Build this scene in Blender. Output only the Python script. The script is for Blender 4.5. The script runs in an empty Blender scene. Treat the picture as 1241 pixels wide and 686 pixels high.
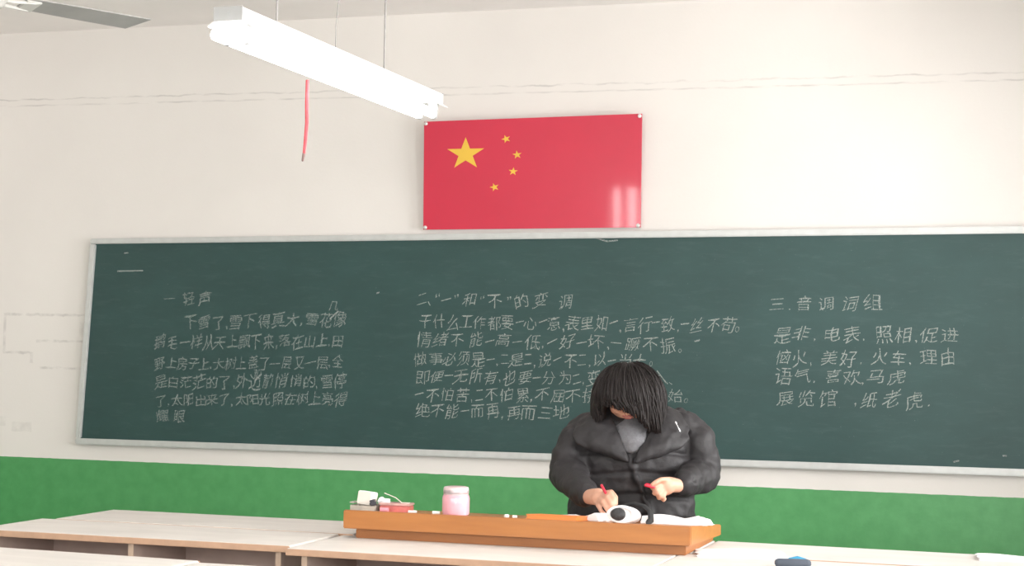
import bpy, bmesh, math, random
from mathutils import Vector, Matrix, noise
random.seed(7)
S = bpy.context.scene
COL = S.collection
R = math.radians

# ------------------------------------------------------------------ camera
cam = bpy.data.cameras.new('camera'); cam.sensor_width = 36.0
cam.lens = 2000.0 / 1241.0 * 36.0
cam_o = bpy.data.objects.new('camera', cam); COL.objects.link(cam_o)
YAW, PITCH, ROLL = -0.30494, 0.04733, 0.0188
_f = Vector((math.sin(YAW), math.cos(YAW), 0)); _r = Vector((math.cos(YAW), -math.sin(YAW), 0)); _u = Vector((0, 0, 1))
_f2 = _f * math.cos(PITCH) + _u * math.sin(PITCH); _u2 = _u * math.cos(PITCH) - _f * math.sin(PITCH)
_r3 = _r * math.cos(ROLL) + _u2 * math.sin(ROLL); _u3 = _u2 * math.cos(ROLL) - _r * math.sin(ROLL)
cam_o.matrix_world = Matrix(((_r3.x, _u3.x, -_f2.x, 0), (_r3.y, _u3.y, -_f2.y, -8.54), (_r3.z, _u3.z, -_f2.z, 1.42), (0, 0, 0, 1)))
cam.clip_start = 0.05
S.camera = cam_o

# ------------------------------------------------------------------ light
S.view_settings.view_transform = 'Standard'; S.view_settings.look = 'None'
S.view_settings.gamma = 1.0; S.view_settings.use_curve_mapping = False
S.view_settings.exposure = 0.36
world = bpy.data.worlds.new('overcast_sky'); S.world = world; world.use_nodes = True
bg = world.node_tree.nodes['Background']
bg.inputs[0].default_value = (0.93, 0.96, 1.0, 1); bg.inputs[1].default_value = 3.0

def area(name, loc, rot, sx, sy, watts, col=(1, 1, 1)):
    l = bpy.data.lights.new(name, 'AREA'); l.shape = 'RECTANGLE'; l.size = sx; l.size_y = sy; l.energy = watts; l.color = col
    o = bpy.data.objects.new(name, l); COL.objects.link(o); o.location = loc; o.rotation_euler = rot
    return o
WIN_Y = (-1.75, -4.15, -6.55)
for wy in WIN_Y:      # daylight outside each window of the right-hand wall, shining in
    area('window_daylight', (1.78, wy, 1.95), (0, R(107), 0), 1.6, 1.7, 165, (1.0, 0.98, 0.955))
area('back_area_light', (-3.2, -9.95, 2.15), (R(84), 0, 0), 2.4, 1.2, 190, (1.0, 0.98, 0.95))
area('back_area_light', (0.3, -9.95, 1.9), (R(88), 0, 0), 1.9, 1.7, 270, (1.0, 0.98, 0.955))  # added lamp at an unseen back opening, gives the board its right-hand sheen

# ------------------------------------------------------------------ materials
class NT:
    """small shader-node expression helper"""
    def __init__(s, m): s.t = m.node_tree; s.n = s.t.nodes; s.l = s.t.links
    def new(s, ty, **kw):
        n = s.n.new(ty)
        for k, v in kw.items(): setattr(n, k, v)
        return n
    def put(s, sock, v):
        if hasattr(v, 'is_linked'): s.l.new(v, sock)
        else: sock.default_value = v
    def m(s, op, a, b=0.0, c=0.0, clamp=False):
        n = s.new('ShaderNodeMath', operation=op, use_clamp=clamp)
        s.put(n.inputs[0], a); s.put(n.inputs[1], b); s.put(n.inputs[2], c)
        return n.outputs[0]
    def noise(s, vec, scale, detail=3, rough=0.55):
        n = s.new('ShaderNodeTexNoise'); s.put(n.inputs['Vector'], vec)
        n.inputs['Scale'].default_value = scale; n.inputs['Detail'].default_value = detail; n.inputs['Roughness'].default_value = rough
        return n.outputs[0]
    def ramp(s, v, a, b):
        n = s.new('ShaderNodeMapRange'); s.put(n.inputs[0], v); n.inputs[1].default_value = a; n.inputs[2].default_value = b
        return n.outputs[0]
    def mix(s, f, a, b):
        n = s.new('ShaderNodeMix', data_type='RGBA'); s.put(n.inputs[0], f)
        for i, v in ((6, a), (7, b)):
            if hasattr(v, 'is_linked'): s.l.new(v, n.inputs[i])
            else: n.inputs[i].default_value = (*v[:3], 1)
        return n.outputs[2]
    def mapping(s, vec, scale):
        n = s.new('ShaderNodeMapping'); s.l.new(vec, n.inputs[0]); n.inputs['Scale'].default_value = scale
        return n.outputs[0]

def mat(name, col, rough=0.6, var=0.06, vscale=8, bump=0.0, bscale=60, spec=0.5, stretch=None, col2=None, metal=0.0, coat=0.0, trans=0.0, sheen=0.0):
    m = bpy.data.materials.new(name); m.use_nodes = True; q = NT(m)
    b = q.n['Principled BSDF']
    tc = q.new('ShaderNodeTexCoord').outputs['Object']
    v = q.mapping(tc, stretch) if stretch else tc
    f = q.ramp(q.noise(v, vscale, 4), 0.3, 0.7)
    c2 = col2 if col2 else tuple(max(0, c * (1 - 2 * var)) for c in col)
    q.l.new(q.mix(f, c2, col), b.inputs['Base Color'])
    b.inputs['Roughness'].default_value = rough; b.inputs['Specular IOR Level'].default_value = spec
    b.inputs['Metallic'].default_value = metal; b.inputs['Coat Weight'].default_value = coat; b.inputs['Coat Roughness'].default_value = 0.05
    b.inputs['Transmission Weight'].default_value = trans
    if sheen: b.inputs['Sheen Weight'].default_value = sheen
    if bump:
        bn = q.new('ShaderNodeBump'); bn.inputs['Strength'].default_value = bump; bn.inputs['Distance'].default_value = 0.004
        q.l.new(q.noise(v, bscale, 3), bn.inputs['Height']); q.l.new(bn.outputs[0], b.inputs['Normal'])
    return m

def wall_material():
    m = bpy.data.materials.new('plaster_wall_with_green_dado'); m.use_nodes = True; q = NT(m); b = q.n['Principled BSDF']
    tc = q.new('ShaderNodeTexCoord').outputs['Object']
    sp = q.new('ShaderNodeSeparateXYZ'); q.l.new(tc, sp.inputs[0]); X, Y, Z = sp.outputs
    n1 = q.noise(tc, 1.3, 4); n2 = q.noise(tc, 14, 4); n3 = q.noise(tc, 60, 3)
    white = q.mix(q.ramp(n1, .3, .7), (0.755, 0.72, 0.69), (0.795, 0.76, 0.728))
    # the two broken plaster joints high on the wall
    def dist_to(z0, slope, wob):
        l = q.m('ADD', q.m('MULTIPLY', X, slope), z0)
        w = q.m('MULTIPLY', q.m('SUBTRACT', q.noise(tc, 9, 4), .5), wob)
        return q.m('ABSOLUTE', q.m('SUBTRACT', q.m('SUBTRACT', Z, l), w))
    brk = q.ramp(q.noise(q.mapping(tc, (3, 1, 25)), 2.2, 5), .40, .62)
    marks = None
    for z0, wob in ((2.867, .012), (2.905, .03)):
        k = q.m('MULTIPLY', q.m('SUBTRACT', 1, q.ramp(dist_to(z0, -.0058, wob), .001, .007)), brk)
        marks = k if marks is None else q.m('MAXIMUM', marks, k)
    # pencil-like scuffs and rubbed patches left of the board
    def seg(xa, xb, za, zb, s=1.0):
        wob = q.m('MULTIPLY', q.m('SUBTRACT', q.noise(tc, 22, 3), .5), .02)
        dx = q.m('SUBTRACT', q.m('ABSOLUTE', q.m('SUBTRACT', X, (xa + xb) / 2)), (xb - xa) / 2)
        dz = q.m('SUBTRACT', q.m('ABSOLUTE', q.m('ADD', q.m('SUBTRACT', Z, (za + zb) / 2), wob)), (zb - za) / 2)
        d = q.m('MAXIMUM', dx, dz)
        g = q.m('SUBTRACT', 1, q.ramp(d, 0, .006))
        return q.m('MULTIPLY', q.m('MULTIPLY', g, q.ramp(n2, .35, .6)), s)
    for a in ((-5.88, -5.33, 1.640, 1.648, .9), (-5.88, -5.868, 1.42, 1.64, .7), (-5.88, -5.68, 1.413, 1.421, .9), (-5.65, -5.31, 1.484, 1.492, .8),
              (-5.62, -5.34, 1.325, 1.332, .8), (-5.69, -5.675, 1.36, 1.42, .6), (-5.80, -5.67, .95, 1.0, .45), (-5.95, -5.85, .98, 1.03, .35), (-5.36, -5.33, 1.52, 1.60, .5)):
        marks = q.m('MAXIMUM', marks, seg(*a))
    white = q.mix(q.m('MULTIPLY', marks, .45), white, (0.36, 0.34, 0.33))
    edge = q.m('ADD', .795, q.m('MULTIPLY', q.m('SUBTRACT', n2, .5), .007))
    isg = q.m('LESS_THAN', Z, edge)
    green = q.mix(q.ramp(n2, .35, .7), (0.072, 0.300, 0.098), (0.090, 0.340, 0.120))
    scratch = q.ramp(q.noise(q.mapping(tc, (6, 1, 1.2)), 4, 6, .7), .66, .74)
    green = q.mix(q.m('MULTIPLY', scratch, .16), green, (.45, .6, .48))
    q.l.new(q.mix(isg, white, green), b.inputs['Base Color'])
    rg = q.m('SUBTRACT', .85, q.m('MULTIPLY', isg, .43)); q.l.new(rg, b.inputs['Roughness'])
    bn = q.new('ShaderNodeBump'); bn.inputs['Strength'].default_value = .12; bn.inputs['Distance'].default_value = .004
    q.l.new(n3, bn.inputs['Height']); q.l.new(bn.outputs[0], b.inputs['Normal'])
    return m

def board_material():
    m = bpy.data.materials.new('chalkboard_green'); m.use_nodes = True; q = NT(m); b = q.n['Principled BSDF']
    tc = q.new('ShaderNodeTexCoord').outputs['Object']
    n1 = q.noise(q.mapping(tc, (1, 1, 2.2)), 1.6, 6, .65); n2 = q.noise(q.mapping(tc, (2, 1, 9)), 3, 6, .7); n3 = q.noise(tc, 90, 2)
    c = q.mix(q.ramp(n1, .35, .7), (0.0165, 0.054, 0.0515), (0.0235, 0.069, 0.066))
    dust = q.m('MULTIPLY', q.ramp(n2, .52, .75), .03)
    c = q.mix(dust, c, (.5, .55, .52))
    specks = q.m('MULTIPLY', q.ramp(n3, .735, .76), .10); c = q.mix(specks, c, (.6, .62, .6))
    q.l.new(c, b.inputs['Base Color']); b.inputs['Roughness'].default_value = .50; b.inputs['Specular IOR Level'].default_value = .5
    bn = q.new('ShaderNodeBump'); bn.inputs['Strength'].default_value = .08; bn.inputs['Distance'].default_value = .002
    q.l.new(n3, bn.inputs['Height']); q.l.new(bn.outputs[0], b.inputs['Normal'])
    return m

def chalk_material(name, lo, hi, col):
    m = bpy.data.materials.new(name); m.use_nodes = True; q = NT(m); b = q.n['Principled BSDF']
    tc = q.new('ShaderNodeTexCoord').outputs['Object']
    f = q.ramp(q.noise(tc, 160, 3, .7), .32, .68); g = q.ramp(q.noise(tc, 9, 2), .3, .7)
    a = q.m('ADD', lo, q.m('MULTIPLY', q.m('MULTIPLY', f, q.m('ADD', .6, q.m('MULTIPLY', g, .4))), hi - lo))
    b.inputs['Base Color'].default_value = (*col, 1); b.inputs['Roughness'].default_value = 1; b.inputs['Specular IOR Level'].default_value = 0
    q.l.new(a, b.inputs['Alpha'])
    return m

def emit_mat(name, col, st):
    m = bpy.data.materials.new(name); m.use_nodes = True; b = m.node_tree.nodes['Principled BSDF']
    b.inputs['Base Color'].default_value = (.9, .9, .9, 1); b.inputs['Emission Color'].default_value = (*col, 1); b.inputs['Emission Strength'].default_value = st
    return m

def pane_mat():
    m = bpy.data.materials.new('window_glass'); m.use_nodes = True; q = NT(m); q.n.remove(q.n['Principled BSDF'])
    out = q.n['Material Output']; t = q.new('ShaderNodeBsdfTransparent'); g = q.new('ShaderNodeBsdfGlossy'); g.inputs['Roughness'].default_value = .02
    fr = q.new('ShaderNodeFresnel'); fr.inputs[0].default_value = 1.45; mx = q.new('ShaderNodeMixShader')
    q.l.new(fr.outputs[0], mx.inputs[0]); q.l.new(t.outputs[0], mx.inputs[1]); q.l.new(g.outputs[0], mx.inputs[2]); q.l.new(mx.outputs[0], out.inputs[0])
    return m

M = dict(
    wall=wall_material(), board=board_material(),
    ceiling=mat('ceiling_paint', (.92, .88, .86), .9, .03, 2, .05),
    floor=mat('grey_terrazzo_floor', (.48, .46, .43), .5, .15, 40),
    chalk=chalk_material('chalk_line', .20, .66, (.66, .72, .68)), faint=chalk_material('faint_chalk_line', .12, .62, (.50, .56, .54)),
    alu=mat('aluminium_frame', (.60, .61, .60), .42, .05, 20, metal=.25),
    flagred=mat('red_flag_print', (.60, .017, .055), .34, .03, 3, coat=.55), gold=mat('yellow_star_print', (.80, .50, .05), .4, .03, 6, coat=.4),
    pin=mat('steel_pin', (.75, .75, .75), .3, .05, metal=.6), silver=mat('silver_band', (.48, .40, .41), .3, .05, metal=.3),
    lampwhite=mat('white_enamel', (.66, .65, .635), .4, .03), lampgrey=mat('grey_end_plate', (.36, .36, .355), .5, .06),
    tube=emit_mat('lit_fluorescent_tube', (1, .99, .97), 9),
    cord=mat('grey_cord', (.28, .27, .26), .7), redcord=mat('faded_red_cord', (.60, .075, .09), .7, .2, 30), darktip=mat('dark_cord_tip', (.16, .10, .09), .7),
    fan=mat('grey_fan_blade', (.40, .39, .38), .55, .10, 5), fanwhite=mat('white_fan_metal', (.66, .65, .62), .45, .04),
    top=mat('worn_pale_desktop', (.74, .70, .655), .45, .07, 3, .05, 40, stretch=(1, 3, 1)), edge=mat('tan_edge_band', (.52, .33, .22), .55, .08, 20),
    panel=mat('brown_desk_panel', (.50, .385, .335), .6, .10, 6), pale=mat('pale_wood_edge', (.56, .42, .32), .6, .08, 10),
    legm=mat('grey_desk_leg', (.55, .55, .54), .4, .05, metal=.3),
    wood=mat('orange_varnished_wood', (.42, .165, .043), .38, .10, 3.5, .05, 60, stretch=(1, 5, 9), col2=(.35, .13, .033), coat=.15),
    wood2=mat('orange_plinth_wood', (.34, .125, .033), .45, .10, 4, stretch=(1, 5, 9)),
    coat=mat('black_padded_coat', (.0175, .0155, .0175), .66, .14, 14, .25, 120), dark=mat('black_trousers', (.016, .016, .019), .8),
    sweater=mat('grey_knit_sweater', (.15, .15, .162), .9, .12, 90, .6, 220), hair=mat('dark_hair', (.014, .0095, .009), .6, .2, 40, spec=.35, stretch=(6, 6, 1)),
    skin=mat('skin', (.60, .325, .225), .5, .05, 12), lip=mat('lips', (.45, .14, .12), .45), shoe=mat('black_shoe', (.012, .012, .012), .4),
    zip=mat('zip_pull_metal', (.75, .76, .78), .25, .03, metal=.7), penred=mat('red_plastic', (.62, .03, .06), .35), nib=mat('pen_tip', (.5, .1, .12), .4),
    pink=mat('pink_enamel_cup', (.78, .38, .44), .28, .03, coat=.5), lid=mat('pink_silver_lid', (.72, .55, .56), .3, .05, coat=.3),
    white=mat('white_paper', (.83, .82, .83), .8, .02, 5), chalkw=mat('chalk_stick', (.86, .85, .80), .9, .03), chalkp=mat('pink_chalk_stick', (.80, .30, .36), .9, .03),
    card=mat('cream_cardboard', (.80, .74, .67), .7, .05), greycard=mat('grey_cardboard', (.48, .44, .38), .8, .15, 30), felt=mat('dark_felt', (.06, .06, .07), .95),
    pinkbox=mat('pink_red_box', (.66, .17, .15), .4, .25, 16, coat=.3), orange=mat('orange_cover', (.80, .22, .035), .4, .05),
    plastic=mat('white_plastic', (.82, .81, .82), .35, .02), grille=mat('dark_grille', (.05, .05, .055), .5, .3, 140), strap=mat('black_webbing', (.012, .012, .013), .8),
    blue=mat('bright_blue_plastic', (.03, .28, .48), .35), slate=mat('dark_blue_grey_cloth', (.07, .085, .11), .8), glass=pane_mat(),
)

# ------------------------------------------------------------------ mesh helpers
def link(name, me, parent=None):
    o = bpy.data.objects.new(name, me); COL.objects.link(o)
    if parent: o.parent = parent
    return o
def build(name, bm, m, parent=None, smooth=None, mats=None):
    bmesh.ops.recalc_face_normals(bm, faces=bm.faces)
    me = bpy.data.meshes.new(name); bm.to_mesh(me); bm.free()
    for x in (mats or [m]): me.materials.append(M[x] if isinstance(x, str) else x)
    if smooth is not None:
        for p in me.polygons: p.use_smooth = True
        if smooth: me.set_sharp_from_angle(angle=R(smooth))
    return link(name, me, parent)
def tag(o, label, cat, group=None):
    o['label'] = label; o['category'] = cat
    if group: o['group'] = group
    return o
def thing(name, label, cat, loc=(0, 0, 0), rz=0.0, group=None):
    o = bpy.data.objects.new(name, None); COL.objects.link(o); o.empty_display_size = .05
    o.location = loc; o.rotation_euler = (0, 0, rz)
    return tag(o, label, cat, group)
def struct(o): o['kind'] = 'structure'; return o
def copy_tree(o, parent=None):
    c = o.copy(); COL.objects.link(c)
    if parent: c.parent = parent
    for ch in list(o.children): copy_tree(ch, c)
    return c
def box(bm, lo, hi, bev=0.0, mtx=None, seg=2, mi=0):
    t = bmesh.new(); bmesh.ops.create_cube(t, size=1)
    d = [hi[i] - lo[i] for i in range(3)]; c = [(hi[i] + lo[i]) / 2 for i in range(3)]
    for v in t.verts: v.co = Vector((v.co.x * d[0] + c[0], v.co.y * d[1] + c[1], v.co.z * d[2] + c[2]))
    if bev: bmesh.ops.bevel(t, geom=t.edges[:], offset=bev, segments=seg, affect='EDGES')
    merge(bm, t, mtx, mi)
def merge(bm, t, mtx=None, mi=0):
    vs = [bm.verts.new(mtx @ v.co if mtx else v.co) for v in t.verts]
    t.verts.index_update()
    for f in t.faces:
        nf = bm.faces.new([vs[v.index] for v in f.verts]); nf.material_index = mi if mi else f.material_index
    t.free()
def cyl(bm, a, b, r, n=16, r2=None, cap=True):
    tube(bm, [a, b], [r, r if r2 is None else r2], n, flat=True)
def tube(bm, pts, rad, n=12, flat=False, sq=1.0):
    """swept closed tube; round ends unless flat"""
    P = [Vector(p) for p in pts]; Q = list(rad)
    if not flat:
        d0 = (P[0] - P[1]).normalized(); d1 = (P[-1] - P[-2]).normalized(); r0, r1 = Q[0], Q[-1]
        P = [P[0] + d0 * r0 * .9, P[0] + d0 * r0 * .6] + P + [P[-1] + d1 * r1 * .6, P[-1] + d1 * r1 * .9]
        Q = [r0 * .35, r0 * .78] + Q + [r1 * .78, r1 * .35]
    up = Vector((0, 0, 1)); t0 = (P[1] - P[0]).normalized()
    if abs(t0.dot(up)) > .9: up = Vector((0, 1, 0))
    s = t0.cross(up).normalized(); rings = []
    for i, p in enumerate(P):
        t = (P[min(i + 1, len(P) - 1)] - P[max(i - 1, 0)]).normalized()
        s = (s - t * s.dot(t)).normalized(); w = t.cross(s)
        rings.append([bm.verts.new(p + (s * math.cos(k * 2 * math.pi / n) + w * sq * math.sin(k * 2 * math.pi / n)) * Q[i]) for k in range(n)])
    for a, b in zip(rings, rings[1:]):
        for k in range(n): bm.faces.new((a[k], a[(k + 1) % n], b[(k + 1) % n], b[k]))
    bm.faces.new(rings[0][::-1]); bm.faces.new(rings[-1])
def lathe(bm, prof, c=(0, 0, 0), n=32, mtx=None):
    t = bmesh.new(); rings = []
    for r, z in prof:
        rings.append([t.verts.new((c[0] + r * math.cos(k * 2 * math.pi / n), c[1] + r * math.sin(k * 2 * math.pi / n), c[2] + z)) for k in range(n)])
    for a, b in zip(rings, rings[1:]):
        for k in range(n): t.faces.new((a[k], a[(k + 1) % n], b[(k + 1) % n], b[k]))
    t.faces.new(rings[0][::-1]); t.faces.new(rings[-1])
    merge(bm, t, mtx)
def prism(bm, prof, x0, x1, bev=0.0, mtx=None):
    """profile in (y,z) extruded along x"""
    t = bmesh.new(); a = [t.verts.new((x0, y, z)) for y, z in prof]; b = [t.verts.new((x1, y, z)) for y, z in prof]; n = len(prof)
    t.faces.new(a); t.faces.new(b[::-1])
    for k in range(n): t.faces.new((a[k], b[k], b[(k + 1) % n], a[(k + 1) % n]))
    if bev: bmesh.ops.bevel(t, geom=t.edges[:], offset=bev, segments=2, affect='EDGES')
    merge(bm, t, mtx)
def ellipsoid(bm, c, r, rot=None, n=20):
    t = bmesh.new(); bmesh.ops.create_uvsphere(t, u_segments=n, v_segments=max(8, n // 2), radius=1)
    mt = Matrix.Translation(c) @ (rot.to_4x4() if rot else Matrix()) @ Matrix.Diagonal((*r, 1))
    merge(bm, t, mt)
def loft(bm, secs, n=36, p=2.0):
    """stack of horizontal super-ellipses: (x, y, z, a, b)"""
    rings = []
    for x, y, z, a, b in secs:
        r = []
        for k in range(n):
            c, s = math.cos(k * 2 * math.pi / n), math.sin(k * 2 * math.pi / n)
            r.append(bm.verts.new((x + a * math.copysign(abs(c) ** (2 / p), c), y + b * math.copysign(abs(s) ** (2 / p), s), z)))
        rings.append(r)
    for a, b in zip(rings, rings[1:]):
        for k in range(n): bm.faces.new((a[k], a[(k + 1) % n], b[(k + 1) % n], b[k]))
    bm.faces.new(rings[0][::-1]); bm.faces.new(rings[-1])
def remesh(bm, voxel, smooth=3):
    """fuse overlapping closed pieces into one continuous skin"""
    bmesh.ops.recalc_face_normals(bm, faces=bm.faces)
    me = bpy.data.meshes.new('tmp'); bm.to_mesh(me); bm.free(); o = bpy.data.objects.new('tmp', me); COL.objects.link(o)
    md = o.modifiers.new('r', 'REMESH'); md.mode = 'VOXEL'; md.voxel_size = voxel; md.use_smooth_shade = True
    dg = bpy.context.evaluated_depsgraph_get(); r = bpy.data.meshes.new_from_object(o.evaluated_get(dg))
    bpy.data.objects.remove(o); bpy.data.meshes.remove(me)
    b = bmesh.new(); b.from_mesh(r); bpy.data.meshes.remove(r)
    for _ in range(smooth): bmesh.ops.smooth_vert(b, verts=b.verts[:], factor=.5, use_axis_x=True, use_axis_y=True, use_axis_z=True)
    return b

# ------------------------------------------------------------------ room
XL, XR, YB, ZC = -6.75, 1.42, -9.6, 3.345
def slab(name, lo, hi, m, bev=0):
    b = bmesh.new(); box(b, lo, hi, bev); return struct(build(name, b, m))
slab('wall_front', (XL - .2, 0, 0), (XR + .2, .2, ZC), 'wall')
slab('wall_left', (XL - .2, YB, 0), (XL, 0, ZC), 'wall')
slab('floor', (XL - .2, YB - .2, -.12), (XR + .2, .2, 0), 'floor')
slab('ceiling', (XL - .2, YB - .2, ZC), (XR + .2, .2, ZC + .12), 'ceiling')
def holed_wall(name, axis, pos, thick, lo, hi, holes, z0, z1):
    """wall along one axis with window openings, one mesh"""
    b = bmesh.new(); cur = lo
    def pc(a0, a1, c0, c1):
        if axis == 'y': box(b, (pos, a0, c0), (pos + thick, a1, c1))
        else: box(b, (a0, pos, c0), (a1, pos + thick, c1))
    for h0, h1 in sorted(holes):
        pc(cur, h0, 0, ZC); pc(h0, h1, 0, z0); pc(h0, h1, z1, ZC); cur = h1
    pc(cur, hi, 0, ZC)
    return struct(build(name, b, 'wall'))
holed_wall('wall_right', 'y', XR, .2, YB, 0, [(y - .85, y + .85) for y in WIN_Y], 1.0, 2.75)
holed_wall('wall_back', 'x', YB - .2, .2, XL, XR, [(-4.36, -2.0), (-.7, 1.3)], 1.2, 2.45)
def window(name, axis, pos, a0, a1, z0, z1, nv, hw=.03):
    w = bpy.data.objects.new(name, None); COL.objects.link(w); w.location = (pos, (a0 + a1) / 2, z0) if axis == 'y' else ((a0 + a1) / 2, pos, z0); struct(w)
    h = (a1 - a0) / 2; H = z1 - z0
    def bx(b, u0, u1, c0, c1, t0=-.03, t1=.03):
        if axis == 'y': box(b, (t0, u0, c0), (t1, u1, c1), .004)
        else: box(b, (u0, t0, c0), (u1, t1, c1), .004)
    f = bmesh.new(); bx(f, -h, h, 0, .06); bx(f, -h, h, H - .06, H); bx(f, -h, -h + .06, .06, H - .06); bx(f, h - .06, h, .06, H - .06)
    for k in range(1, nv): u = -h + 2 * h * k / nv; bx(f, u - hw, u + hw, .06, H - .06)
    build('window_frame', f, 'lampwhite', w)
    g = bmesh.new()
    for k in range(nv):
        u0 = -h + 2 * h * k / nv + hw; bx(g, u0, u0 + 2 * h / nv - 2 * hw, .05, H - .05, -.003, .003)
    build('pane', g, 'glass', w)
for i, wy in enumerate(WIN_Y): window('window_%d' % (i + 1), 'y', XR + .1, wy - .85, wy + .85, 1.0, 2.75, 3)
window('window_4', 'x', YB - .1, -4.36, -2.0, 1.2, 2.45, 13, .045)
window('window_5', 'x', YB - .1, -.7, 1.3, 1.2, 2.45, 4)  # unseen window added so the right of the board picks up sheen

# ------------------------------------------------------------------ chalkboard
cb = thing('chalkboard', 'long dark green chalkboard in a grey frame covered with Chinese chalk writing', 'chalkboard', (-2.6, 0, .9))
CB = Vector((2.6, 0, -.9))
bx0, bx1 = -5.30, .16
TLc, BLc, TRc, BRc = (-5.285, 2.095), (-5.345, .885), (bx1, 2.135), (bx1, .903)
def quad_slab(bm, q, y0, y1):
    a = [bm.verts.new(Vector((x, y0, z)) + CB) for x, z in q]; b = [bm.verts.new(Vector((x, y1, z)) + CB) for x, z in q]
    bm.faces.new(a); bm.faces.new(b[::-1])
    for k in range(4): bm.faces.new((a[k], b[k], b[(k + 1) % 4], a[(k + 1) % 4]))
b = bmesh.new(); quad_slab(b, (BLc, BRc, TRc, TLc), -.024, -.001); build('board_surface', b, 'board', cb)
W_ = .036
def rail(q, name='frame_rail'):
    b = bmesh.new(); quad_slab(b, q, -.042, -.001); bmesh.ops.bevel(b, geom=b.edges[:], offset=.006, segments=2, affect='EDGES'); build(name, b, 'alu', cb)
def inset(c, dx, dz): return (c[0] + dx, c[1] + dz)
rail((inset(TLc, 0, -W_ + .004), inset(TRc, 0, -W_), TRc, TLc))
rail((BLc, BRc, inset(BRc, 0, W_), inset(BLc, 0, W_)))
rail((inset(BLc, .002, W_ + .0005), inset(BLc, W_, W_ + .0005), inset(TLc, W_, -W_ + .003), inset(TLc, -.001, -W_ + .003)))
rail((inset(BRc, -W_, W_ + .0005), inset(BRc, 0, W_ + .0005), inset(TRc, 0, -W_ - .001), inset(TRc, -W_, -W_ - .001)))

LINES = [
    ('L', '一 轻声', -4.811, 1.748, -4.482, 1.751, 0.081),
    ('L', '下雪了,雪下得真大,雪花像', -4.662, 1.607, -3.638, 1.636, 0.084),
    ('L', '几', -3.765, 1.709, -3.685, 1.710, 0.060),
    ('L', '鹅毛一样从天上飘下来,落在山上,田', -4.846, 1.490, -3.650, 1.516, 0.084),
    ('L', '野上房子上,大树上盖了一层又一层,全', -4.842, 1.366, -3.657, 1.397, 0.080),
    ('L', '静', -4.224, 1.325, -4.141, 1.327, 0.051),
    ('L', '是白茫茫的了,外边静悄悄的,雪停', -4.838, 1.261, -3.635, 1.291, 0.084),
    ('L', '了,太阳出来了,太阳光照在树上亮得', -4.830, 1.156, -3.632, 1.195, 0.075),
    ('L', '耀眼', -4.837, 1.065, -4.608, 1.072, 0.076),
    ('M', '二、“一”和“不”的变 调', -3.233, 1.750, -2.324, 1.747, 0.085),
    ('M', '干什么工作都要一心一意,表里如一,言行一致,一丝不苟。', -3.215, 1.627, -1.436, 1.629, 0.084),
    ('M', '情绪不能一高一低,一好一坏,一蹶不振。', -3.233, 1.531, -1.729, 1.522, 0.084),
    ('M', '做事必须是一,二是二,说一不二,以一当十。', -3.240, 1.427, -1.896, 1.437, 0.080),
    ('M', '即便一无所有,也要一分为二,变一不为二入、', -3.228, 1.327, -1.784, 1.344, 0.080),
    ('M', '一不怕苦,二不怕累,不屈不挠、有始有终始。', -3.226, 1.228, -1.704, 1.256, 0.079),
    ('M', '绝不能一而再,再而三地', -3.228, 1.137, -2.350, 1.152, 0.085),
    ('R', '三.音调词组', -1.309, 1.737, -0.709, 1.750, 0.084),
    ('R', '是非, 电表. 照相,促进', -1.260, 1.584, -0.341, 1.592, 0.088),
    ('R', '恼火, 美好. 火车, 理由', -1.263, 1.465, -0.348, 1.477, 0.083),
    ('R', '语气. 喜欢,马虎', -1.258, 1.368, -0.596, 1.377, 0.084),
    ('R', '展览馆  ,纸老虎.', -1.252, 1.250, -0.467, 1.265, 0.088),
]
GLYPH = {}
def glyph(ch, off):
    """outline of one character as (verts, faces) in em units"""
    if (ch, off) not in GLYPH:
        c = bpy.data.curves.new('g', 'FONT'); c.body = ch; c.size = 1; c.resolution_u = 3; c.offset = off
        o = bpy.data.objects.new('g', c); COL.objects.link(o)
        dg = bpy.context.evaluated_depsgraph_get(); me = bpy.data.meshes.new_from_object(o.evaluated_get(dg))
        V = [(v.co.x, v.co.y) for v in me.vertices]; F = [tuple(p.vertices) for p in me.polygons]
        bpy.data.objects.remove(o); bpy.data.curves.remove(c); bpy.data.meshes.remove(me)
        GLYPH[ch, off] = (V, F)
    return GLYPH[ch, off]
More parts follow.
